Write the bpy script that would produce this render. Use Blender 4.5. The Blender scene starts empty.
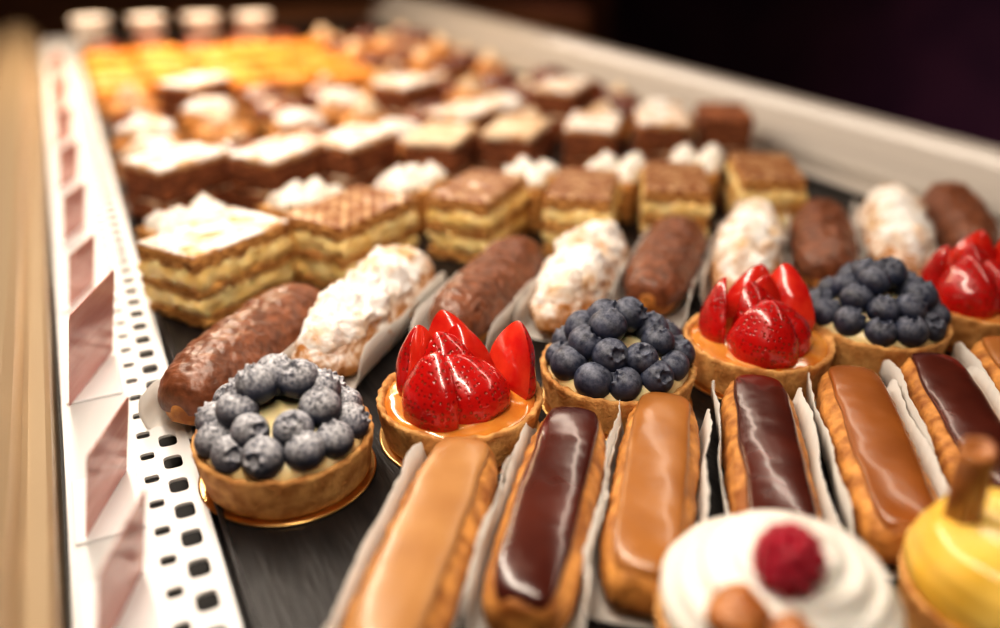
import bpy, bmesh, math, random
from mathutils import Vector, Matrix, noise
random.seed(7)
S=bpy.context.scene
COL=S.collection
pi=math.pi
def rad(a): return math.radians(a)

# ------------------------------------------------------------ materials
def mat(name,c1,c2=None,scale=100,rough=.5,bump=0,bscale=300,dust=0,dlo=.35,dhi=.6,dscale=180,nz=(.1,.6),
        coat=0,sss=0,metal=0,spec=.5,stretch=(1,1,1),dustcol=(.9,.88,.85),bdist=.001,contrast=(.35,.65),alpha=1,crough=.08,trl=0):
    m=bpy.data.materials.new(name); m.use_nodes=True
    N=m.node_tree.nodes; L=m.node_tree.links
    P=N['Principled BSDF']
    tc=N.new('ShaderNodeTexCoord'); oi=N.new('ShaderNodeObjectInfo')
    mp=N.new('ShaderNodeMapping'); mp.inputs['Scale'].default_value=stretch
    add=N.new('ShaderNodeVectorMath'); add.operation='ADD'
    L.new(tc.outputs['Object'],add.inputs[0]); L.new(oi.outputs['Random'],add.inputs[1])
    L.new(add.outputs[0],mp.inputs['Vector']); vec=mp.outputs[0]
    if c2 is None: c2=c1
    nt=N.new('ShaderNodeTexNoise'); nt.inputs['Scale'].default_value=scale; nt.inputs['Detail'].default_value=5
    L.new(vec,nt.inputs['Vector'])
    cr=N.new('ShaderNodeValToRGB'); cr.color_ramp.elements[0].position=contrast[0]; cr.color_ramp.elements[1].position=contrast[1]
    cr.color_ramp.elements[0].color=(*c1,1); cr.color_ramp.elements[1].color=(*c2,1)
    L.new(nt.outputs['Fac'],cr.inputs[0]); col=cr.outputs[0]
    if dust>0:
        g=N.new('ShaderNodeNewGeometry'); sx=N.new('ShaderNodeSeparateXYZ'); L.new(g.outputs['Normal'],sx.inputs[0])
        mr=N.new('ShaderNodeMapRange'); mr.inputs[1].default_value=nz[0]; mr.inputs[2].default_value=nz[1]
        L.new(sx.outputs[2],mr.inputs[0])
        dn=N.new('ShaderNodeTexNoise'); dn.inputs['Scale'].default_value=dscale; dn.inputs['Detail'].default_value=6; dn.inputs['Roughness'].default_value=.7
        L.new(vec,dn.inputs['Vector'])
        m2=N.new('ShaderNodeMapRange'); m2.inputs[1].default_value=dlo; m2.inputs[2].default_value=dhi
        L.new(dn.outputs['Fac'],m2.inputs[0])
        mu=N.new('ShaderNodeMath'); mu.operation='MULTIPLY'; L.new(mr.outputs[0],mu.inputs[0]); L.new(m2.outputs[0],mu.inputs[1])
        mu2=N.new('ShaderNodeMath'); mu2.operation='MULTIPLY'; L.new(mu.outputs[0],mu2.inputs[0]); mu2.inputs[1].default_value=dust
        mx=N.new('ShaderNodeMixRGB'); L.new(mu2.outputs[0],mx.inputs[0]); L.new(col,mx.inputs[1]); mx.inputs[2].default_value=(*dustcol,1)
        col=mx.outputs[0]
        r2=N.new('ShaderNodeMapRange'); r2.inputs[3].default_value=rough; r2.inputs[4].default_value=.95
        L.new(mu2.outputs[0],r2.inputs[0]); L.new(r2.outputs[0],P.inputs['Roughness'])
    else: P.inputs['Roughness'].default_value=rough
    L.new(col,P.inputs['Base Color'])
    P.inputs['Metallic'].default_value=metal
    P.inputs['Specular IOR Level'].default_value=spec
    P.inputs['Alpha'].default_value=alpha
    if coat: P.inputs['Coat Weight'].default_value=coat; P.inputs['Coat Roughness'].default_value=crough
    if sss:
        P.inputs['Subsurface Weight'].default_value=sss; P.inputs['Subsurface Radius'].default_value=(1,.5,.3)
        P.inputs['Subsurface Scale'].default_value=.004
    if bump:
        bn=N.new('ShaderNodeTexNoise'); bn.inputs['Scale'].default_value=bscale; bn.inputs['Detail'].default_value=4
        L.new(vec,bn.inputs['Vector'])
        b=N.new('ShaderNodeBump'); b.inputs['Strength'].default_value=bump; b.inputs['Distance'].default_value=bdist
        L.new(bn.outputs['Fac'],b.inputs['Height']); L.new(b.outputs[0],P.inputs['Normal'])
    if trl:
        tr=N.new('ShaderNodeBsdfTranslucent'); L.new(col,tr.inputs[0]); ms=N.new('ShaderNodeMixShader'); ms.inputs[0].default_value=trl
        L.new(P.outputs[0],ms.inputs[1]); L.new(tr.outputs[0],ms.inputs[2]); L.new(ms.outputs[0],N['Material Output'].inputs[0])
    return m

M={}
M['choux']=mat('choux_pastry',(.3,.1,.018),(.72,.33,.085),scale=110,rough=.6,bump=1,bscale=260,sss=.03)
M['shell']=mat('shortcrust',(.44,.19,.05),(.74,.41,.145),scale=140,rough=.7,bump=1,bscale=600,sss=.03)
M['custard']=mat('custard_cream',(.8,.64,.32),(.88,.76,.46),scale=60,rough=.3,bump=.3,bscale=120,coat=.3,sss=.15)
M['glazecustard']=mat('glazed_custard',(.52,.15,.02),(.7,.31,.06),scale=60,rough=.15,coat=.7,sss=.15)
M['cara']=mat('caramel_glaze',(.33,.125,.028),(.41,.165,.04),scale=40,rough=.32,coat=.3,bump=.3,bscale=90,crough=.13)
M['cara2']=mat('light_caramel_glaze',(.4,.18,.055),(.48,.235,.08),scale=40,rough=.38,coat=.25,bump=.3,bscale=90,crough=.18)
M['cara3']=mat('toffee_glaze',(.23,.07,.013),(.31,.1,.019),scale=40,rough=.3,coat=.3,bump=.3,bscale=90,crough=.13)
M['choc']=mat('chocolate_glaze',(.055,.010,.006),(.09,.017,.009),scale=40,rough=.24,coat=.4,bump=.35,bscale=80,crough=.09)
M['milkchoc']=mat('nutty_chocolate_coating',(.115,.037,.015),(.24,.082,.035),scale=160,rough=.42,coat=.15,bump=.7,bscale=260,crough=.25)
M['sugar']=mat('sugar_crust',(.52,.27,.11),(.8,.6,.38),scale=110,rough=.9,bump=.8,bscale=600,dust=1,dlo=.37,dhi=.55,dscale=45,nz=(-.6,.25))
M['sugarchoux']=mat('dusted_choux',(.42,.17,.04),(.7,.36,.11),scale=90,rough=.7,bump=1,bscale=320,dust=.95,dlo=.41,dhi=.58,dscale=90,nz=(-.2,.6))
M['blue']=mat('blueberry_skin',(.008,.011,.024),(.022,.03,.065),scale=110,rough=.45,bump=.15,bscale=400,dust=.6,dlo=.38,dhi=.75,dscale=300,nz=(-.1,1),dustcol=(.44,.47,.57))
M['blue2']=mat('dusted_blueberry_skin',(.008,.011,.024),(.022,.03,.065),scale=110,rough=.5,bump=.2,bscale=500,dust=1,dlo=.36,dhi=.64,dscale=620,nz=(.0,.95),dustcol=(.78,.78,.82))
M['flesh']=mat('strawberry_flesh',(.55,.012,.009),(.7,.05,.02),scale=90,rough=.2,coat=.6,sss=.2)
M['flaky']=mat('flaky_pastry',(.27,.09,.018),(.74,.40,.12),scale=130,rough=.75,bump=.9,bscale=300,stretch=(1,1,5))
M['vanilla']=mat('vanilla_cream',(.84,.57,.2),(.92,.75,.38),scale=80,rough=.35,bump=.4,bscale=160,sss=.15,coat=.2)
M['dusttop']=mat('sugared_top',(.52,.25,.1),(.75,.47,.22),scale=90,rough=.9,bump=.8,bscale=300,dust=1,dlo=.40,dhi=.55,dscale=60,nz=(0,.4))
M['sponge']=mat('chocolate_sponge',(.085,.02,.008),(.36,.12,.04),scale=120,rough=.85,bump=.8,bscale=300,stretch=(1,1,3))
M['cream']=mat('whipped_cream',(.84,.8,.73),(.88,.85,.79),scale=60,rough=.5,sss=.1,bump=.15,bscale=200)
M['creamdust']=mat('toasted_cream',(.6,.36,.18),(.86,.74,.56),scale=80,rough=.7,bump=.4,bscale=200)
M['paper']=mat('baking_paper',(.78,.75,.71),(.84,.81,.77),scale=40,rough=.75,bump=.3,bscale=160,trl=.3)
M['foil']=mat('gold_foil',(.7,.42,.15),(.8,.52,.22),scale=40,rough=.3,metal=1,bump=.2,bscale=500)
M['tray']=mat('dark_tray',(.006,.0055,.006),(.014,.012,.012),scale=30,rough=.4,bump=.5,bscale=50,stretch=(10,1,1),spec=.35)
M['white']=mat('white_enamel',(.72,.72,.72),rough=.4)
M['plate']=mat('white_label_plate',(.84,.84,.85),rough=.35)
M['steel']=mat('brushed_steel',(.48,.44,.4),rough=.3,coat=.5,crough=.15)
M['brass']=mat('champagne_metal',(.44,.33,.21),rough=.34,metal=.45)
M['bronze']=mat('dark_bronze',(.12,.06,.03),(.16,.08,.04),scale=10,rough=.45,metal=.5)
M['card']=mat('pink_lit_card',(.62,.26,.22),(.78,.42,.36),scale=25,rough=.25,stretch=(1,1,6),coat=.4,alpha=.8,trl=.15)  # pink cast of the light on the cards, put into their colour
M['black']=mat('black_base',(.01,.009,.009),rough=.6)
M['rasp']=mat('raspberry_red',(.3,.003,.02),(.48,.008,.04),scale=120,rough=.35,coat=.1)
M['lemon']=mat('lemon_glaze',(.88,.54,.08),(.93,.66,.18),scale=40,rough=.25,coat=.4,sss=.1)
M['nut']=mat('toffee_nut',(.33,.1,.02),(.55,.22,.06),scale=150,rough=.4,bump=.5)
M['wafer']=mat('wafer_stick',(.26,.08,.018),(.42,.16,.04),scale=80,rough=.4,coat=.3)
M['apricot']=mat('apricot_glaze',(.7,.2,.018),(.9,.43,.08),scale=30,rough=.4,coat=.3,sss=.05)
M['cherry']=mat('dark_cherry_glaze',(.07,.014,.006),(.22,.05,.018),scale=60,rough=.3,coat=.3)
M['cup']=mat('paper_cup',(.85,.81,.76),rough=.6)
M['floor']=mat('floor_dark',(.03,.016,.028),(.07,.035,.045),scale=3,rough=.5)
M['wallb']=mat('wall_brown',(.16,.06,.02),(.3,.12,.045),scale=4,rough=.7)
M['wallr']=mat('wall_dark',(.04,.015,.04),(.08,.03,.06),scale=3,rough=.6)

def strawberry_mat():
    m=bpy.data.materials.new('strawberry_skin'); m.use_nodes=True
    N=m.node_tree.nodes; L=m.node_tree.links; P=N['Principled BSDF']
    tc=N.new('ShaderNodeTexCoord'); v=N.new('ShaderNodeTexVoronoi'); v.inputs['Scale'].default_value=440; v.inputs['Randomness'].default_value=.45
    L.new(tc.outputs['Object'],v.inputs['Vector'])
    cr=N.new('ShaderNodeValToRGB'); e=cr.color_ramp.elements
    e[0].position=.0; e[0].color=(.5,.16,.03,1); e[1].position=.42; e[1].color=(.66,.009,.007,1)
    a=e.new(.12); a.color=(.42,.08,.015,1); a=e.new(.2); a.color=(.28,.003,.002,1)
    L.new(v.outputs['Distance'],cr.inputs[0])
    n=N.new('ShaderNodeTexNoise'); n.inputs['Scale'].default_value=60; L.new(tc.outputs['Object'],n.inputs['Vector'])
    mx=N.new('ShaderNodeMixRGB'); mx.blend_type='MULTIPLY'; mx.inputs[0].default_value=.55
    L.new(cr.outputs[0],mx.inputs[1]); L.new(n.outputs['Fac'],mx.inputs[2]); L.new(mx.outputs[0],P.inputs['Base Color'])
    mr=N.new('ShaderNodeMapRange'); mr.inputs[2].default_value=.4; L.new(v.outputs['Distance'],mr.inputs[0])
    b=N.new('ShaderNodeBump'); b.inputs['Strength'].default_value=.7; b.inputs['Distance'].default_value=.0005
    L.new(mr.outputs[0],b.inputs['Height']); L.new(b.outputs[0],P.inputs['Normal'])
    P.inputs['Roughness'].default_value=.25; P.inputs['Coat Weight'].default_value=.6; P.inputs['Coat Roughness'].default_value=.08
    P.inputs['Subsurface Weight'].default_value=.2; P.inputs['Subsurface Scale'].default_value=.003
    return m
M['straw']=strawberry_mat()
def lattice_mat():
    m=bpy.data.materials.new('lattice_caramel_top'); m.use_nodes=True
    N=m.node_tree.nodes; L=m.node_tree.links; P=N['Principled BSDF']
    tc=N.new('ShaderNodeTexCoord'); outs=[]
    for k,ang in enumerate((40,-40)):
        mp=N.new('ShaderNodeMapping'); mp.inputs['Rotation'].default_value=(0,0,rad(ang)); L.new(tc.outputs['Object'],mp.inputs[0])
        w=N.new('ShaderNodeTexWave'); w.bands_direction='X'; w.inputs['Scale'].default_value=42; w.inputs['Distortion'].default_value=3
        w.inputs['Detail Scale'].default_value=12; w.inputs['Detail'].default_value=3
        L.new(mp.outputs[0],w.inputs['Vector']); outs.append(w.outputs['Fac'])
    mn=N.new('ShaderNodeMath'); mn.operation='MAXIMUM'; L.new(outs[0],mn.inputs[0]); L.new(outs[1],mn.inputs[1])
    nt=N.new('ShaderNodeTexNoise'); nt.inputs['Scale'].default_value=100; nt.inputs['Detail'].default_value=5; L.new(tc.outputs['Object'],nt.inputs[0])
    mm=N.new('ShaderNodeMath'); mm.operation='MULTIPLY'; L.new(mn.outputs[0],mm.inputs[0])
    mr=N.new('ShaderNodeMapRange'); mr.inputs[1].default_value=.3; mr.inputs[2].default_value=.6; mr.inputs[3].default_value=.6; L.new(nt.outputs['Fac'],mr.inputs[0])
    L.new(mr.outputs[0],mm.inputs[1])
    cr=N.new('ShaderNodeValToRGB'); cr.color_ramp.elements[0].position=.62; cr.color_ramp.elements[0].color=(.24,.068,.013,1)
    cr.color_ramp.elements[1].position=.96; cr.color_ramp.elements[1].color=(.78,.52,.29,1)
    L.new(mm.outputs[0],cr.inputs[0]); L.new(cr.outputs[0],P.inputs['Base Color']); P.inputs['Roughness'].default_value=.35
    P.inputs['Coat Weight'].default_value=.3
    b=N.new('ShaderNodeBump'); b.inputs['Distance'].default_value=.0004; b.inputs['Strength'].default_value=.5
    L.new(mm.outputs[0],b.inputs['Height']); L.new(b.outputs[0],P.inputs['Normal'])
    return m
M['lattice']=lattice_mat()

# ------------------------------------------------------------ mesh helpers
def fin(name,verts,faces,mats,smooth=True,fm=None,merge=1e-6,recalc=True):
    me=bpy.data.meshes.new(name); me.from_pydata([tuple(v) for v in verts],[],faces)
    if not isinstance(mats,(list,tuple)): mats=[mats]
    for m in mats: me.materials.append(m)
    if fm:
        for p,i in zip(me.polygons,fm): p.material_index=i
    bm=bmesh.new(); bm.from_mesh(me)
    if merge: bmesh.ops.remove_doubles(bm,verts=bm.verts,dist=merge)
    if recalc: bmesh.ops.recalc_face_normals(bm,faces=bm.faces)
    bm.to_mesh(me); bm.free()
    for p in me.polygons: p.use_smooth=smooth
    me.update(); return me
def fb(p,f,o=0): return noise.noise(Vector((p[0]*f+o,p[1]*f+o*.7,p[2]*f-o)))
def fb2(p,f,o=0): return fb(p,f,o)+.5*fb(p,f*2.1,o+3)+.25*fb(p,f*4.3,o+9)
def lathe(name,prof,n,m,fn=None,smooth=True):
    V=[];R=[]
    for r,z in prof:
        if r<1e-6: R.append([len(V)]); V.append((0,0,z))
        else:
            R.append(list(range(len(V),len(V)+n)))
            for k in range(n):
                a=2*pi*k/n; V.append((r*math.cos(a),r*math.sin(a),z))
    F=[]
    for a,b in zip(R,R[1:]):
        for k in range(n):
            k2=(k+1)%n
            if len(a)==1 and len(b)==1: continue
            if len(a)==1: F.append((a[0],b[k2],b[k]))
            elif len(b)==1: F.append((a[k],a[k2],b[0]))
            else: F.append((a[k],a[k2],b[k2],b[k]))
    if fn: V=[fn(*v) for v in V]
    return fin(name,V,F,m,smooth)
def resample(prof,step):
    out=[prof[0]]
    for (a,b),(c,d) in zip(prof,prof[1:]):
        n=max(1,int(math.hypot(c-a,d-b)/step))
        for i in range(1,n+1): out.append((a+(c-a)*i/n,b+(d-b)*i/n))
    return out
def loft(loops,closed=True):
    V=[];F=[];n=len(loops[0])
    for l in loops: V+=l
    for i in range(len(loops)-1):
        for k in range(n if closed else n-1):
            k2=(k+1)%n
            F.append((i*n+k,i*n+k2,(i+1)*n+k2,(i+1)*n+k))
    return V,F
def sp(v,e): return math.copysign(abs(v)**e,v)
def eclair_body(name,L,W,H,m,amp=.04,freq=60,o=0,p=3.2,nu=64,mm=36,bend=0,ex=.85,ez=1,spike=0):
    zc=H*.42; loops=[]
    for i in range(nu+1):
        y=-math.cos(pi*i/nu)*L/2; s=min(1,abs(2*y/L)); r=max(0,(1-s**p))**(1/p)
        lp=[]
        for k in range(mm):
            f=2*pi*k/mm; c,sn=math.cos(f),math.sin(f)
            x=W/2*r*sp(c,ex); z=(H-zc)*r**.8*sn**ez if sn>0 else zc*r**.8*max(-1,1.35*sn)
            d=1+amp*fb2((x,y,z),freq,o)+spike*abs(fb((x,y,z),freq*3.3,o+2))
            yy=y*(1+.3*amp*fb((x,y,z),freq,o+5))
            lp.append((x*d+bend*y*y,yy,max(0,zc+z*(d if sn>0 else 1))))
        loops.append(lp)
    V,F=loft(loops); return fin(name,V,F,m)
def eclair_glaze(name,L,W,H,m,lo=20,amp=.01,freq=40,o=0,th=.0016,p=3.2,nu=64,ma=26,bend=0,edge=.12,ex=.85,ez=1,spike=0,ridge=0):
    zc=H*.42; loops=[]; hi=180-lo
    for i in range(nu+1):
        y=-math.cos(pi*i/nu)*L/2; s=min(1,abs(2*y/L)); r=max(0,(1-s**p))**(1/p)
        lp=[]; dl=edge*57*fb((0,y,0),45,o); dr=edge*57*fb((0,y,3),45,o)
        pts=[(lo+dl+(hi-dr-lo-dl)*k/ma,1) for k in range(ma+1)]+[(hi-dr-(hi-dr-lo-dl)*k/ma,0) for k in range(ma+1)]
        for j,(f,out) in enumerate(pts):
            f=rad(f); c,sn=math.cos(f),math.sin(f)
            edgef=1
            if out:
                q=j/ma; edgef=min(1,(min(q,1-q)*9+.05))**.5
            off=th*edgef if out else -th*1.5
            x=(W/2*r)*sp(c,ex); zr=(H-zc)*r**.8*sn**ez if sn>0 else zc*r**.8*max(-1,1.35*sn)
            n=Vector((c,0,sn)).normalized()
            d=1+((amp*fb2((x,y,zr),freq,o)+spike*abs(fb((x,y,zr),freq*3.3,o+2))+ridge*math.sin(y*420+x*120+3*fb((x,y,0),60,o))) if out else 0)
            lp.append((x*d+n.x*off*min(1,r*2)+bend*y*y,y,max(.0005,zc+zr*d+n.z*off*min(1,r*2))))
        loops.append(lp)
    V,F=loft(loops); return fin(name,V,F,m)
def rough_box(name,lx,ly,z0,z1,m,amp=.001,freq=200,o=0,step=.003,bulge=0,sz=1,nzmin=2,skew=0):
    nx=max(2,int(lx/step));ny=max(2,int(ly/step));nz=max(nzmin,int((z1-z0)/step))
    V=[];F=[]
    def grid(f,a,b):
        s=len(V)
        for i in range(a+1):
            for j in range(b+1): V.append(f(i/a,j/b))
        for i in range(a):
            for j in range(b):
                q=s+i*(b+1)+j; F.append((q,q+b+1,q+b+2,q+1))
    X=lambda u:(u-.5)*lx; Y=lambda u:(u-.5)*ly; Z=lambda u:z0+(z1-z0)*u
    grid(lambda u,v:(X(u),Y(v),z0),nx,ny); grid(lambda u,v:(X(u),Y(v),z1),nx,ny)
    grid(lambda u,v:(X(u),-ly/2,Z(v)),nx,nz); grid(lambda u,v:(X(u),ly/2,Z(v)),nx,nz)
    grid(lambda u,v:(-lx/2,Y(u),Z(v)),ny,nz); grid(lambda u,v:(lx/2,Y(u),Z(v)),ny,nz)
    W=[]
    for x,y,z in V:
        t=(z-z0)/(z1-z0); b=bulge*math.sin(pi*t)
        ex=min(1,abs(2*x/lx))**6; ey=min(1,abs(2*y/ly))**6
        pz=(x,y,z*sz)
        nx_=fb2(pz,freq,o)*amp; ny_=fb2(pz,freq,o+20)*amp; nz_=fb2((x,y,z),freq*.6,o+40)*amp
        wav=.0008*fb((x,y,0),45,7)*min(1,z/.012)
        W.append((x+math.copysign(b*ex,x)+nx_+skew*z,y+math.copysign(b*ey,y)+ny_,max(z+nz_*.35+wav,0)))
    return fin(name,W,F,m,merge=1e-5)
def rect_loops(name,lst,m,smooth=False):
    V=[];F=[]
    for hx,hy,z in lst: V+=[(-hx,-hy,z),(hx,-hy,z),(hx,hy,z),(-hx,hy,z)]
    for i in range(len(lst)-1):
        for k in range(4): F.append((i*4+k,i*4+(k+1)%4,i*4+4+(k+1)%4,i*4+4+k))
    F.append((3,2,1,0)); q=(len(lst)-1)*4; F.append((q,q+1,q+2,q+3))
    return fin(name,V,F,m,smooth)
def swirl(name,prof,n,m,lobes,amp,twist):
    def fn(x,y,z):
        r=math.hypot(x,y)
        if r<1e-6: return (x,y,z)
        a=math.atan2(y,x); k=1+amp*math.cos(lobes*a+twist*z)
        return (x*k,y*k,z)
    return lathe(name,prof,n,m,fn)

# ------------------------------------------------------------ object helpers
def top(ob,label,cat,group=None):
    ob['label']=label; ob['category']=cat
    if group: ob['group']=group
def single(name,me,loc,label,cat,group=None,rz=0,scale=1,kind=None):
    ob=bpy.data.objects.new(name,me); COL.objects.link(ob); ob.location=loc; ob.rotation_euler=(0,0,rz)
    ob.scale=(scale,)*3
    if label: top(ob,label,cat,group)
    if kind: ob['kind']=kind
    return ob
def thing(name,parts,loc,label,cat,group=None,rz=0,scale=1):
    e=bpy.data.objects.new(name,None); e.empty_display_size=.02; COL.objects.link(e)
    e.location=loc; e.rotation_euler=(0,0,rz); e.scale=(scale,)*3
    top(e,label,cat,group)
    for pt in parts:
        o=bpy.data.objects.new(pt[0],pt[1]); COL.objects.link(o); o.parent=e
        if len(pt)>2 and pt[2] is not None: o.matrix_local=pt[2]
        if len(pt)>3: o['label']=pt[3]
    return e
T=Matrix.Translation
def R(a,ax): return Matrix.Rotation(rad(a),4,ax)

# ------------------------------------------------------------ tart templates
def shell_fn(x,y,z):
    r=math.hypot(x,y); a=math.atan2(y,x)
    k=1+.008*math.cos(34*a)*(z/.02)*(1 if r>.03 else 0)+.012*fb((x,y,z),70)+.006*fb((x,y,z),380,3)
    zz=z+(.0016*fb((x,y,0),160,4) if z>.017 else 0)
    return (x*k,y*k,max(0,zz))
shellprof=resample([(0,0),(.0345,0),(.0358,.0015),(.0383,.0185),(.0385,.0202),(.0375,.0209),(.0355,.0200),(.034,.014),(0,.013)],.0018)
me_shell=lathe('tart_crust',shellprof,160,M['shell'],shell_fn)
cprof=[(0,.012),(.0345,.0155),(.0350,.0170)]+[(.0350*math.cos(rad(t)),.0170+.016*math.sin(rad(t))) for t in range(8,90,8)]+[(0,.033)]
def cfn(x,y,z): return (x,y,z+.0012*fb((x,y,z),80))
me_cust=lathe('custard_filling',cprof,64,M['custard'],cfn)
cprof2=[(0,.012),(.0345,.0155),(.0353,.0178)]+[(.0353*math.cos(rad(t)),.0178+.005*math.sin(rad(t))) for t in range(8,90,8)]+[(0,.0228)]
me_cust2=lathe('custard_filling',cprof2,64,M['glazecustard'],cfn)
def berry(name,m,o=0):
    R0=.0086; prof=[]
    for i in range(0,25):
        th=-90+i*(90+64)/24; prof.append((R0*math.cos(rad(th)),R0*.92*math.sin(rad(th))))
    prof[0]=(0,-R0*.92)
    zt=prof[-1][1]
    prof+=[(.0034,zt+.0006),(.0028,zt+.0004),(.0022,zt-.0008),(.0012,zt-.0012),(0,zt-.0011)]
    def fn(x,y,z):
        r=math.hypot(x,y); a=math.atan2(y,x)
        if z>zt-.0002 and r>.0024:
            z=z+.0006*math.cos(5*a); k=1+.12*math.cos(5*a); x*=k;y*=k
        k=1+.03*fb((x,y,z),90,o)
        return (x*k,y*k,z)
    return lathe(name,prof,30,m,fn)
me_b1=[berry('blueberry',M['blue'],k) for k in (0,4,8)]; me_b2=[berry('blueberry',M['blue2'],k) for k in (0,4,8)]
def half_straw(name,H=.034,R0=.0165,pw=1.9,o=0):
    n=32;nz=40;V=[];F=[];fm=[]
    def rr(t): return R0*max(0,(1-t**pw))**.66*(.82+.18*min(1,t*5))
    for i in range(nz+1):
        t=math.sin(pi/2*i/nz)
        for k in range(n+1):
            a=-pi/2+pi*k/n; r=rr(t)*(1+.10*fb((math.cos(a),math.sin(a),t*2),1.5,o))
            V.append((r*math.cos(a)*.8,r*math.sin(a)*1.0+.003*t*t*math.sin(o),t*H))
    for i in range(nz):
        for k in range(n):
            q=i*(n+1)+k; F.append((q,q+1,q+n+2,q+n+1)); fm.append(0)
        q=i*(n+1); F.append((q,q+n+1,q+n+1+n,q+n)); fm.append(1)
    F.append(tuple(range(n,-1,-1))); fm.append(1)
    return fin(name,V,F,[M['straw'],M['flesh']],True,fm,merge=0)
me_straw=[half_straw('strawberry_half',o=1,pw=2.0),half_straw('strawberry_half',H=.032,R0=.0185,pw=2.2,o=5),half_straw('strawberry_half',H=.038,R0=.0165,pw=1.9,o=9)]
me_foil=lathe('gold_cake_board',[(0,0),(.0375,0),(.0385,.0004),(.0385,.001),(.0375,.001),(0,.0008)],72,M['foil'])

def blueberry_tart(loc,rz,dusty,seed,label):
    rnd=random.Random(seed); mb=me_b2 if dusty else me_b1
    parts=[('crust',me_shell),('custard_filling',me_cust)]
    def b(r,a,z):
        tilt=rnd.uniform(-70,70); az=rnd.uniform(0,360); s=rnd.uniform(.92,1.12)
        Mx=T((r*math.cos(rad(a)),r*math.sin(rad(a)),z))@R(az,'Z')@R(tilt,'X')@Matrix.Scale(s,4)
        parts.append(('blueberry',rnd.choice(mb),Mx))
    for k in range(12): b(.0292+rnd.uniform(-.0012,.0006),k*30+rnd.uniform(-3,3)+12,.0255+rnd.uniform(-.0015,.0018))
    for k in range(8):
        a=245-rz+(k-.5)*45+rnd.uniform(-4,4)
        low=k in (0,1)
        r=.0205 if low else .0185
        b(r+rnd.uniform(-.0008,.0008),a,.0362+rnd.uniform(-.001,.001)-(.003 if low else 0))
    for a in ((10,80,150) if dusty else (30,110,190)): b(.0088,a-rz+rnd.uniform(-5,5),.0435)
    return thing('blueberry_tart',parts,loc,label,'tart','blueberry tarts',rad(rz))
def strawberry_tart(loc,rz,seed,label):
    rnd=random.Random(seed); parts=[('crust',me_shell),('custard_filling',me_cust2,None,'glossy orange custard')]
    L=[(.0170,287,5,-32,1,1.04),(.0200,212,-14,-6,1,1.04),(.0205,352,25,8,2,1.04),(.018,130,0,4,0,1.06),(.0190,70,-10,6,2,1.0),(.004,240,30,-14,0,1.10),(.008,40,30,2,2,.97)]
    for r,a,fo,tl,k,s in L:
        a+=rnd.uniform(-6,6); tl+=rnd.uniform(-5,5)
        Mx=T((r*math.cos(rad(a)),r*math.sin(rad(a)),.0165))@R(a+fo,'Z')@R(tl,'Y')@R(rnd.uniform(-18,18),'X')@Matrix.Scale(s*.98,4)
        parts.append(('strawberry_half',me_straw[k],Mx))
    return thing('strawberry_tart',parts,loc,label,'tart','strawberry tarts',rad(rz))
tz=.0012
tarts=[(.0535,.3235),(.1345,.3185),(.217,.3115),(.2995,.303),(.374,.293),(.449,.288)]
rot=[0,0,60,12,100,-10]
for i,(x,y) in enumerate(tarts):
    single('gold_cake_board',me_foil,(x,y,.0002),'thin round gold card board under a tart','cake board','gold cake boards')
    if i%2==0:
        blueberry_tart((x,y,tz),rot[i]-8,i==0,i+3,'blueberry tart dusted with icing sugar on gold board' if i==0 else 'blueberry tart with custard between iced eclairs and dusted pastries')
    else: strawberry_tart((x,y,tz),rot[i],i+11,'tart with glazed upright strawberry halves and custard')

# ------------------------------------------------------------ iced eclairs
EL,EW,EH=.127,.0335,.027
def liner(name,L,w,h,flare,seed):
    loops=[];n=80
    for i in range(n+1):
        y=-L/2+L*i/n; wv=.0008*math.sin(y*110+seed)+.0012*fb((seed,y,0),50)+.0008*fb((seed,y,0),190,3)
        e=max(0,1-abs(2*y/L)**10)**.5*.6+.4
        lp=[]
        prof=[(-w-flare,h),(-w-flare*.5,h*.55),(-w,.003),(-w+.003,.0006),(0,.0005),(w-.003,.0006),(w,.003),(w+flare*.5,h*.55),(w+flare,h)]
        for x,z in prof:
            f=(z/h); lp.append((x+wv*f,y,z*e*(1+.09*math.sin(y*50+seed*2)*f) if z>.002 else z))
        loops.append(lp)
    V,F=loft(loops,closed=False)
    return fin(name,V,F,M['paper'],True,recalc=False)
def add_liner(loc,rz,me,label,group):
    o=single('paper_liner',me,loc,label,'paper liner',group,rad(rz))
    s=o.modifiers.new('thick','SOLIDIFY'); s.thickness=.0003
    return o
me_lin=[liner('paper_liner',EL*1.0,.0170,.0225,.0030,k*1.7) for k in range(3)]
body=[eclair_body('choux_shell',EL,EW,EH*.93,M['choux'],amp=.065,freq=110,o=k*7,p=4.2,nu=110,mm=60,ez=.75,spike=.06) for k in range(3)]
def gz(m,k): return eclair_glaze('icing',EL*.965,EW*.93,EH*.95,m,lo=42,amp=.022,freq=45,o=k*5,th=.0011,p=5,nu=90,ez=.46,ex=.8,edge=.14)
far=[(.1237,.2835,38,'cara2','light caramel'),(.1775,.2845,39,'choc','dark chocolate'),(.2213,.277,39.5,'cara','caramel'),
     (.270,.2715,36,'choc','dark chocolate'),(.3170,.2585,36,'cara3','toffee brown'),(.3636,.2506,36,'choc','dark chocolate'),(.411,.247,36,'cara','caramel')]
for i,(fx,fy,hd,mk,cn) in enumerate(far):
    D=Vector((math.sin(rad(hd)),math.cos(rad(hd)))); c=Vector((fx,fy))-D*(EL/2)
    add_liner((c.x,c.y,.0002),-hd,me_lin[i%3],'white pleated paper liner holding an iced eclair','eclair paper liners')
    thing('eclair',[('choux_shell',body[i%3]),('icing',gz(M[mk],i),None,cn+' icing')],(c.x,c.y,.0014),
          'long choux eclair with glossy %s icing in white paper'%cn,'eclair','iced eclairs',rad(-hd))

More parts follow.
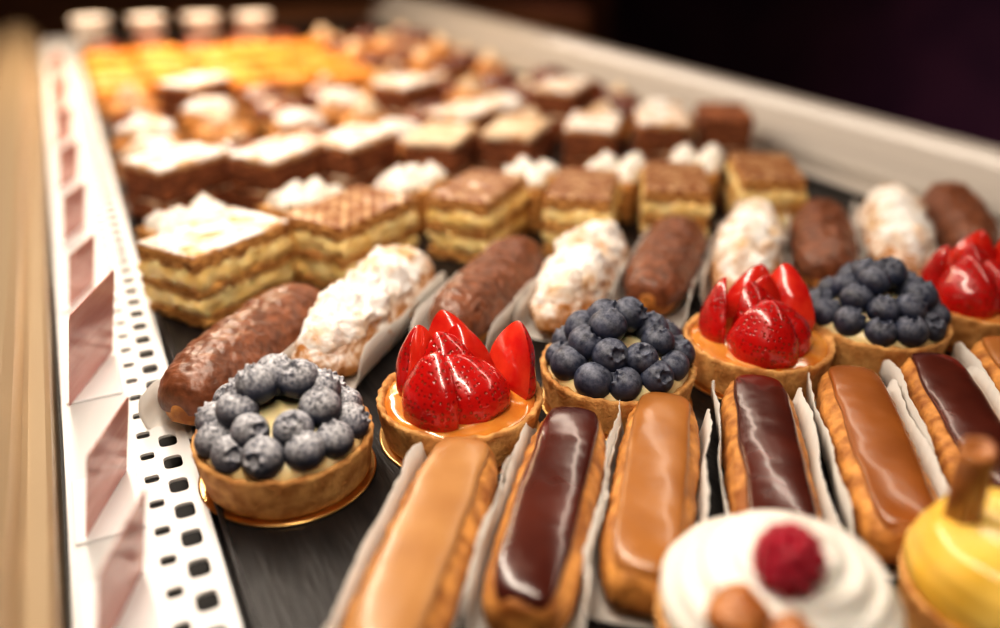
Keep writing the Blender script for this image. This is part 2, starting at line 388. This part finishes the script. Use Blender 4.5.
# ------------------------------------------------------------ second row long pastries
rowC=[(.058,.4165,44,0),(.129,.436,44,1),(.2035,.431,47,0),(.264,.423,47,1),(.3245,.418,46,0),(.384,.410,44,1),(.443,.402,42,0),(.503,.395,42,1),(.56,.387,42,0)]
CL=.127
me_cl=[liner('paper_liner',CL*.98,.0203,.021,.0025,k*2.3) for k in range(3)]
for i,(x,y,hd,k) in enumerate(rowC):
    add_liner((x,y,.0002),-hd,me_cl[i%3],'white paper liner under a long choux pastry','pastry paper liners')
    if k==0:
        W_=.041 if i==0 else .0375
        b=eclair_body('choux_shell',CL,W_*.985,.03,M['choux'],amp=.06,freq=60,o=i,p=2.8)
        g=eclair_glaze('chocolate_coating',CL*1.0,W_,.032,M['milkchoc'],lo=-8,amp=.09,freq=60,o=i*3,th=.0018,p=3.0,nu=160,ma=70,spike=.06 if i==0 else .11,ridge=.01)
        thing('chocolate_eclair',[('choux_shell',b),('chocolate_coating',g)],(x,y,.0014),'plump eclair coated in nutty milk chocolate in white paper','eclair','chocolate coated eclairs',rad(-hd))
    else:
        L=.150 if i==1 else .137
        b=eclair_body('choux_shell',L,.041,.030,M['sugarchoux'],amp=.16,freq=60,o=i*2,p=2.5,nu=120,mm=64,spike=.18)
        g=eclair_glaze('sugar_topping',L*.92,.038,.037,M['sugar'],lo=18,amp=.22,freq=62,o=i*3+1,th=.0015,p=2.4,edge=.3,nu=160,ma=66,spike=.12,ridge=.05)
        thing('sugared_choux',[('choux_shell',b),('sugar_topping',g)],(x,y,.0014),'craggy long choux pastry thickly dusted with icing sugar','pastry','sugar dusted choux',rad(-hd))

# ------------------------------------------------------------ mille-feuille
def millefeuille(o,topm,lx=.05,ly=.076):
    a=rough_box('puff_pastry_layer',lx,ly,.000,.0070,M['flaky'],amp=.0024,freq=260,o=o,sz=5,nzmin=5,step=.0018)
    b=rough_box('custard_layer',lx*.97,ly*.97,.0060,.0200,M['vanilla'],amp=.0028,freq=120,o=o+3,bulge=.0020,nzmin=6,step=.002)
    c=rough_box('puff_pastry_layer',lx*1.02,ly*1.01,.0185,.0240,M['flaky'],amp=.0026,freq=260,o=o+5,sz=5,nzmin=5,step=.0018)
    d=rough_box('custard_layer',lx*.97,ly*.97,.0230,.0370,M['vanilla'],amp=.0028,freq=120,o=o+8,bulge=.0020,nzmin=6,step=.002)
    e=rough_box('puff_pastry_layer',lx,ly,.0355,.0430,M['flaky'],amp=.0024,freq=260,o=o+11,sz=5,nzmin=5,step=.0018)
    f=rough_box('icing_top',lx*.985,ly*.985,.0425,.0455,M[topm],amp=.0006,freq=150,o=o+14,step=.002)
    return [('puff_pastry_layer',a),('custard_layer',b),('puff_pastry_layer',c),('custard_layer',d),('puff_pastry_layer',e),('icing_top',f)]
mfA=millefeuille(1,'dusttop'); mfB=millefeuille(30,'lattice'); mfC=millefeuille(70,'lattice',.045,.072)
rowD=[(.061,.525,58,0),(.1506,.536,58,1),(.2464,.540,50,1),(.3168,.512,38,1),(.3869,.497,34,1),(.4662,.489,32,1)]
for i,(x,y,hd,k) in enumerate(rowD):
    pt=mfA if not k else (mfB if i%2 and i<3 else mfC)
    thing('mille_feuille',pt,(x,y,.0005),'custard mille-feuille slice with '+('lattice caramel icing' if k else 'icing sugar top'),'cake slice','custard mille-feuille slices',rad(-hd))
rprof=[(0,0),(.008,0),(.0105,.002),(.0108,.005),(.0085,.009),(.0055,.0125),(.0022,.0155),(0,.0175)]
me_ros=swirl('cream_rosette',resample(rprof,.0015),42,M['cream'],7,.13,160)
me_rosd=swirl('cream_rosette',resample(rprof,.0015),42,M['creamdust'],7,.13,160)
base_c=rough_box('sponge_base',.04,.06,0,.031,M['flaky'],amp=.002,freq=160,o=50,sz=2)
rr=random.Random(5)
for x,y,hd in [(.055,.592,62),(.137,.604,60),(.218,.606,54),(.305,.578,45),(.378,.564,45),(.452,.556,45)]:
    parts=[('sponge_base',base_c)]
    for u in (-.010,.010):
        for v in (-.019,0,.019):
            parts.append(('cream_rosette',me_ros,T((u+rr.uniform(-.002,.002),v+rr.uniform(-.003,.003),.029))@R(rr.uniform(0,90),'Z')@R(rr.uniform(-35,35),'X')@Matrix.Scale(rr.uniform(.75,1.0),4)))
    thing('cream_topped_slice',parts,(x,y,.0005),'pastry slice topped with piped white cream rosettes','cake slice','cream topped slices',rad(-hd))

# ------------------------------------------------------------ chocolate layer slices
def chocslice(o,topm):
    return [('sponge_layer',rough_box('sponge_layer',.046,.068,0,.016,M['sponge'],amp=.0026,freq=150,o=o,sz=2,step=.003)),
            ('cream_layer',rough_box('cream_layer',.045,.067,.0152,.0188,M['creamdust'],amp=.002,freq=150,o=o+2,step=.003)),
            ('sponge_layer',rough_box('sponge_layer',.046,.068,.018,.041,M['sponge'],amp=.0026,freq=150,o=o+4,sz=2,step=.003)),
            ('icing_top',rough_box('icing_top',.046,.068,.0405,.0465,M[topm],amp=.0024,freq=110,o=o+6,step=.003))]
csA=chocslice(60,'dusttop'); csB=chocslice(80,'creamdust'); csC=chocslice(100,'sponge')
for i,(x,y) in enumerate([(.062,.715),(.140,.703),(.208,.716),(.281,.692),(.350,.684),(.424,.672),(.492,.662),(.556,.65)]):
    thing('layer_cake_slice',(csA,csA,csA,csB,csB,csA,csA,csC)[i],(x,y,.0005),'brown sponge layer slice with pale sugared icing','cake slice','chocolate layer slices',rad(-(60-i*4+random.uniform(-6,6))))

# ------------------------------------------------------------ far rows
def ball(name,m,rx,rz,amp,freq,o):
    prof=[(rx*math.cos(rad(t)),max(0,rz*(.75+math.sin(rad(t))))) for t in range(-48,90,8)]
    prof=[(0,0)]+prof+[(0,rz*1.75)]
    def fn(x,y,z):
        d=1+amp*fb2((x,y,z),freq,o); return (x*d,y*d,z*(1+.5*(d-1)))
    return lathe(name,prof,40,m,fn)
bun=[('choux_bun',ball('choux_bun',M['choux'],.030,.018,.16,60,2)),('cream_rosette',me_rosd,T((0,0,.026))@R(14,'X')@Matrix.Scale(1.3,4))]
darkbun=[('chocolate_dome',ball('chocolate_dome',M['cherry'],.030,.019,.05,60,5)),('cream_rosette',me_rosd,T((0,0,.031))@Matrix.Scale(.8,4))]
darktart=[('crust',me_shell),('berry_dome',ball('berry_dome',M['cherry'],.032,.018,.12,120,8),T((0,0,.008)))]
dustbun=[('choux_bun',ball('choux_bun',M['choux'],.032,.019,.18,70,9)),('sugar_cap',ball('sugar_cap',M['sugar'],.024,.012,.28,80,12),T((0,0,.019)))]
kinds={'b':('cream_choux_bun',bun,'golden choux bun topped with piped cream','bun','cream choux buns'),
       'd':('chocolate_dome_cake',darkbun,'dark glazed dome cake with piped cream','cake','dark dome cakes'),
       't':('cherry_tart',darktart,'tart heaped with dark red cherries','tart','cherry tarts'),
       's':('sugared_bun',dustbun,'round bun dusted with icing sugar','bun','sugared buns'),
       'c':('layer_cake_slice',csA,'brown sponge layer slice with pale sugared icing','cake slice','chocolate layer slices')}
rows=[(.81,'sdtscdbs',.072),(.89,'sbsbtscd',.072),(.97,'dstscbdt',.072),(1.05,'bctdbdtt',.072)]
for y0,pat,dx in rows:
    for j,ch in enumerate(pat):
        nm,pt,lab,cat,grp=kinds[ch]
        thing(nm,pt,(.054+j*dx*.985+random.uniform(-.003,.003),y0-.010*j+random.uniform(-.005,.005),.0008),lab,cat,grp,random.uniform(-1.2,-.8) if ch=='c' else random.uniform(0,6),random.uniform(.88,.92) if ch=='t' else random.uniform(.95,1.03))
apr=[('pastry_base',rough_box('pastry_base',.05,.062,0,.018,M['choux'],amp=.0012,freq=120,o=90,step=.005)),
     ('apricot_topping',rough_box('apricot_topping',.048,.060,.017,.028,M['apricot'],amp=.004,freq=60,o=95,bulge=.002,step=.004))]
for r_ in range(5):
    for j in range(8):
        x=.052+j*.068; y=1.14+r_*.088-.006*j+(.02 if j%2 else 0)+random.uniform(-.006,.006)
        if j>=5:
            nm,pt,lab,cat,grp=kinds['tbdbtd'[(j+r_)%6]]
            thing(nm,pt,(x,y,.0008),lab,cat,grp,random.uniform(0,6),.85)
        elif r_==4:
            nm,pt,lab,cat,grp=kinds['t']
            thing(nm,pt,(x,y,.0008),lab,cat,grp,random.uniform(0,6),.86)
        else:
            thing('apricot_slice',apr,(x,y,.0008),'pastry slice with glowing orange apricot glaze','cake slice','apricot slices',rad(-90+random.uniform(-20,20)),random.uniform(.9,1.02))
cupm=lathe('paper_cup',[(0,0),(.026,0),(.027,.001),(.036,.072),(.0375,.073),(.0375,.0755),(.036,.076),(.0345,.0745),(.026,.004),(0,.003)],48,M['cup'])
for x,y in [(.043,1.575),(.125,1.55),(.206,1.53),(.285,1.51)]:
    single('paper_cup',cupm,(x,y,.0005),'plain white paper cup','cup','white paper cups',scale=.80)

# ------------------------------------------------------------ near desserts
def piped_cream():
    turns=3.3; n=int(turns*56); mm=24; loops=[]
    for i in range(n+1):
        t=i/n; a=2*pi*turns*t+.6
        r=.0290*(1-t)**.8; z=.0235+.0230*t**.7; rr_=.0100-.0022*t
        if t>.93: rr_*=max(.02,(1-t)/.07)
        if t<.03: rr_*=max(.05,t/.03)
        c=Vector((r*math.cos(a),r*math.sin(a),z)); ur=Vector((math.cos(a),math.sin(a),0)); uz=Vector((0,0,1))
        lp=[]
        for k in range(mm):
            f=2*pi*k/mm; q=rr_*(1+.17*math.cos(6*f+a*2.2)); lp.append(tuple(c+ur*(q*math.cos(f))+uz*(q*math.sin(f)*.9)))
        loops.append(lp)
    V,F=loft(loops); F.append(tuple(range(mm))); F.append(tuple(range(n*mm,(n+1)*mm)))
    return fin('whipped_cream_swirl',V,F,M['cream'],merge=0)
me_fill=lathe('cream_base',[(0,.014),(.034,.016),(.036,.020),(.033,.026),(.020,.032),(0,.036)],64,M['cream'])
def raspberry():
    bm=bmesh.new(); n=46
    for i in range(n):
        t=(i+.5)/n; z=1-2*t*.92; a=i*2.39996; r=math.sqrt(max(0,1-z*z))
        p=Vector((r*math.cos(a)*.0085,r*math.sin(a)*.0085,z*.0095+.009))
        bmesh.ops.create_icosphere(bm,subdivisions=2,radius=.0023,matrix=T(p))
    bmesh.ops.create_icosphere(bm,subdivisions=2,radius=.0082,matrix=T((0,0,.009)))
    me=bpy.data.meshes.new('raspberry'); bm.to_mesh(me); bm.free(); me.materials.append(M['rasp'])
    for p in me.polygons: p.use_smooth=True
    return me
me_nut=ball('toffee_nut',M['nut'],.009,.007,.2,120,4)
cr=(.171,.146)
thing('cream_tart',[('crust',me_shell),('cream_base',me_fill),('whipped_cream_swirl',piped_cream()),('raspberry',raspberry(),T((-.009,-.007,.044))),
   ('toffee_nut',me_nut,T((-.027,-.009,.036))),('toffee_nut',me_nut,T((-.018,-.021,.035))@Matrix.Scale(.8,4))],(cr[0],cr[1],.0008),
   'tart with whipped cream swirl, raspberry and toffee nuts','tart',None,0,1.02)
lprof=[(0,.016),(.034,.016),(.037,.022),(.0375,.030),(.036,.038),(.031,.045),(.022,.050),(.012,.0505),(0,.049)]
me_lem=lathe('lemon_curd_dome',resample(lprof,.002),64,M['lemon'],lambda x,y,z:(x*(1+.05*fb((x,y,z),60)),y*(1+.05*fb((x,y,z),60)),z+.003*fb((x,y,z),60)))
me_stick=lathe('wafer_roll',[(0,0),(.0056,0),(.0063,.001),(.0061,.038),(.0056,.041),(.0045,.041),(.0038,.038),(0,.038)],28,M['wafer'],lambda x,y,z:(x*(1+.06*math.cos(3*math.atan2(y,x)+z*300)),y,z))
thing('lemon_tart',[('crust',me_shell),('lemon_curd_dome',me_lem),('wafer_roll',me_stick,T((-.015,.016,.044))@R(-14,'Y')@R(6,'X')),
   ('toffee_nut',me_nut,T((-.002,-.006,.046)))],(.253,.124,.0008),'crusty tart with shiny yellow lemon curd and wafer roll','tart',None,0,.9)

# ------------------------------------------------------------ trays and case
def box(name,x0,x1,y0,y1,z0,z1,m,label=None,cat=None,kind=None,bev=0):
    hx,hy=(x1-x0)/2,(y1-y0)/2; h=z1-z0
    if bev: lst=[(hx-bev,hy-bev,0),(hx,hy,bev),(hx,hy,h-bev),(hx-bev*.3,hy-bev*.3,h-bev*.3),(hx-bev,hy-bev,h)]
    else: lst=[(hx,hy,0),(hx,hy,h)]
    me=rect_loops(name,lst,m)
    return single(name,me,((x0+x1)/2,(y0+y1)/2,z0),label,cat,kind=kind)
tx0,tx1=.0195,.585
for y0,y1 in [(.02,.652),(.656,1.242),(1.246,1.83)]:
    hx,hy=(tx1-tx0)/2,(y1-y0)/2
    me=rect_loops('serving_tray',[(hx-.001,hy-.001,0),(hx,hy,.001),(hx,hy,.0105),(hx-.0005,hy-.0005,.011),(hx-.002,hy-.002,.011),(hx-.0028,hy-.0028,.008)],M['tray'])
    single('serving_tray',me,((tx0+tx1)/2,(y0+y1)/2,-.008),'flat black serving tray with low raised rim','tray','black serving trays')
def perforated(name,x0,x1,y0,y1,m):
    V=[];F=[]
    def quad(a,b,c,d):
        s=len(V); V.extend([(a,c,0),(b,c,0),(b,d,0),(a,d,0)]); F.append((s,s+1,s+2,s+3))
    def col(cx,cw,hx,hy,pitch,off):
        y=y0+off
        if off>0: quad(cx-cw,cx+cw,y0,y)
        while y+pitch<=y1:
            cy=y+pitch/2; s=len(V); n=24
            for k in range(n):
                a=2*pi*k/n; c,sn=math.cos(a),math.sin(a); q=max(abs(c),abs(sn))
                V.append((cx+cw*c/q,cy+pitch/2*sn/q,0))
            for k in range(n):
                a=2*pi*k/n; V.append((cx+hx*sp(math.cos(a),.5),cy+hy*sp(math.sin(a),.5),0))
            for k in range(n): F.append((s+k,s+(k+1)%n,s+n+(k+1)%n,s+n+k))
            y+=pitch
        quad(cx-cw,cx+cw,y,y1)
    quad(x1-.0035,x1,y0,y1)
    col(x1-.0035-.0055,.0055,.0040,.0052,.0190,0)
    col(x1-.0145-.0045,.0045,.0030,.0028,.0190,.0095)
    quad(x0,x1-.0235,y0,y1)
    return fin(name,V,F,m,False)
pm=perforated('perforated_strip',-.036,.017,.02,1.83,M['white'])
po=single('perforated_strip',pm,(0,0,.001),'white perforated metal ventilation strip beside the trays','vent strip')
sm=po.modifiers.new('thick','SOLIDIFY'); sm.thickness=.0014; sm.offset=-1
box('display_base',-.12,.66,.0,1.86,-.03,-.0085,M['black'],'black base of the pastry display cabinet','display cabinet')
def extrude_profile(name,prof,y0,y1,m):
    V=[(x,y0,z) for x,z in prof]+[(x,y1,z) for x,z in prof]; n=len(prof)
    F=[(k,(k+1)%n,n+(k+1)%n,n+k) for k in range(n)]+[tuple(range(n)),tuple(range(n,2*n))]
    return fin(name,V,F,m,False)
me=extrude_profile('front_rail',[(-.039,-.008),(-.039,.012),(-.041,.014),(-.048,.014),(-.050,.016),(-.052,.026),(-.056,.030),(-.085,.030),(-.095,.024),(-.118,.022),(-.12,.018),(-.12,-.008)],.0,1.86,M['brass'])
single('front_rail',me,(0,0,0),'champagne metal rail along the cabinet front','rail')
me=extrude_profile('back_rail',[(.604,-.008),(.604,.016),(.607,.020),(.614,.023),(.626,.028),(.636,.040),(.646,.048),(.664,.050),(.672,.046),(.674,.0),(.674,-.008)],.0,1.86,M['steel'])
single('back_rail',me,(0,0,0),'pale brushed steel rail behind the pastry trays','rail')
box('ledge_strip',.588,.603,.0,1.86,-.0085,.004,M['steel'],'narrow pale steel ledge beside the trays','ledge',bev=.001)
cm=rect_loops('pink_lit_card',[(.0002,.0220,0),(.0002,.0220,.001),(.0002,.0220,.037),(.0002,.0210,.039)],M['card'])
pl=rect_loops('base_plate',[(.0125,.022,0),(.013,.0225,.0003),(.013,.0225,.0012),(.0125,.022,.0015)],M['plate'])
for y in (.262,.332,.448,.565,.69,.83,.99,1.17,1.38):
    s=1.0 if y<.4 else (1.3 if y<.5 else .9)
    thing('price_tag',[('base_plate',pl,T((.001,0,0)),'white plastic plate'),
        ('card',cm,T((.001,0,.0016))@R(-24,'Z')@R(12,'Y')@Matrix.Scale(s,4),'upright card with pink light painted in')],(-.0215,y,.0011),
        'upright price card with pink light painted in, on white base plate','price tag','price tags',0)

# ------------------------------------------------------------ room
box('floor',-2,3,-1,5,-1.0,-.95,M['floor'],kind='structure')
box('wall_back',-2,3,4.0,4.1,-.95,2.2,M['wallb'],kind='structure')
box('wall_right',2.6,2.7,-1,4.0,-.95,2.2,M['wallr'],kind='structure')
box('cabinet_plinth',-.12,.67,.0,1.86,-.95,-.03,M['bronze'],'dark bronze plinth carrying the pastry display','display cabinet')
box('service_counter',.25,1.2,1.95,2.5,-.95,-.02,M['wallb'],'brown wooden service counter beyond the display','counter',bev=.01)

# ------------------------------------------------------------ lights
def area(name,loc,sx,sy,power,col,rx=0,ry=0,spread=180):
    l=bpy.data.lights.new(name,'AREA'); l.shape='RECTANGLE'; l.size=sx; l.size_y=sy; l.energy=power; l.color=col; l.spread=rad(spread)
    o=bpy.data.objects.new(name,l); COL.objects.link(o); o.location=loc; o.rotation_euler=(rad(rx),rad(ry),0); return o
area('case_lamp_front',(.03,.80,.44),.03,1.7,8.4,(1,.87,.73),ry=-16)
area('case_lamp_back',(.60,.9,.46),.04,1.9,3.0,(1,.85,.71),ry=25)
area('ceiling_lamp',(.3,1.4,1.6),.6,.8,1.5,(1,.76,.58))
area('far_glow_fill',(.15,1.32,.36),.3,.35,4.0,(1,.70,.42))  # extra lamp added for a warm glow over the far rows
area('purple_floor_fill',(1.9,1.6,1.0),.8,1.2,16,(.85,.5,.6),spread=60)  # added unseen lamp that tints the dark floor purple
w=bpy.data.worlds.new('room'); S.world=w; w.use_nodes=True
w.node_tree.nodes['Background'].inputs[0].default_value=(1,.74,.58,1); w.node_tree.nodes['Background'].inputs[1].default_value=.035

# ------------------------------------------------------------ camera
cd=bpy.data.cameras.new('camera'); co=bpy.data.objects.new('camera',cd); COL.objects.link(co)
co.location=(0,0,.229); co.rotation_euler=(rad(90-25.7),0,rad(-26)); cd.lens=30.96; cd.sensor_width=36; cd.clip_start=.01
cd.dof.use_dof=True; cd.dof.focus_distance=.395; cd.dof.aperture_fstop=2.3
S.camera=co
try:
    S.view_settings.view_transform='Standard'
    S.view_settings.look='Medium High Contrast'
    S.view_settings.exposure=-.12
except Exception as ex: print('LOOK',ex)
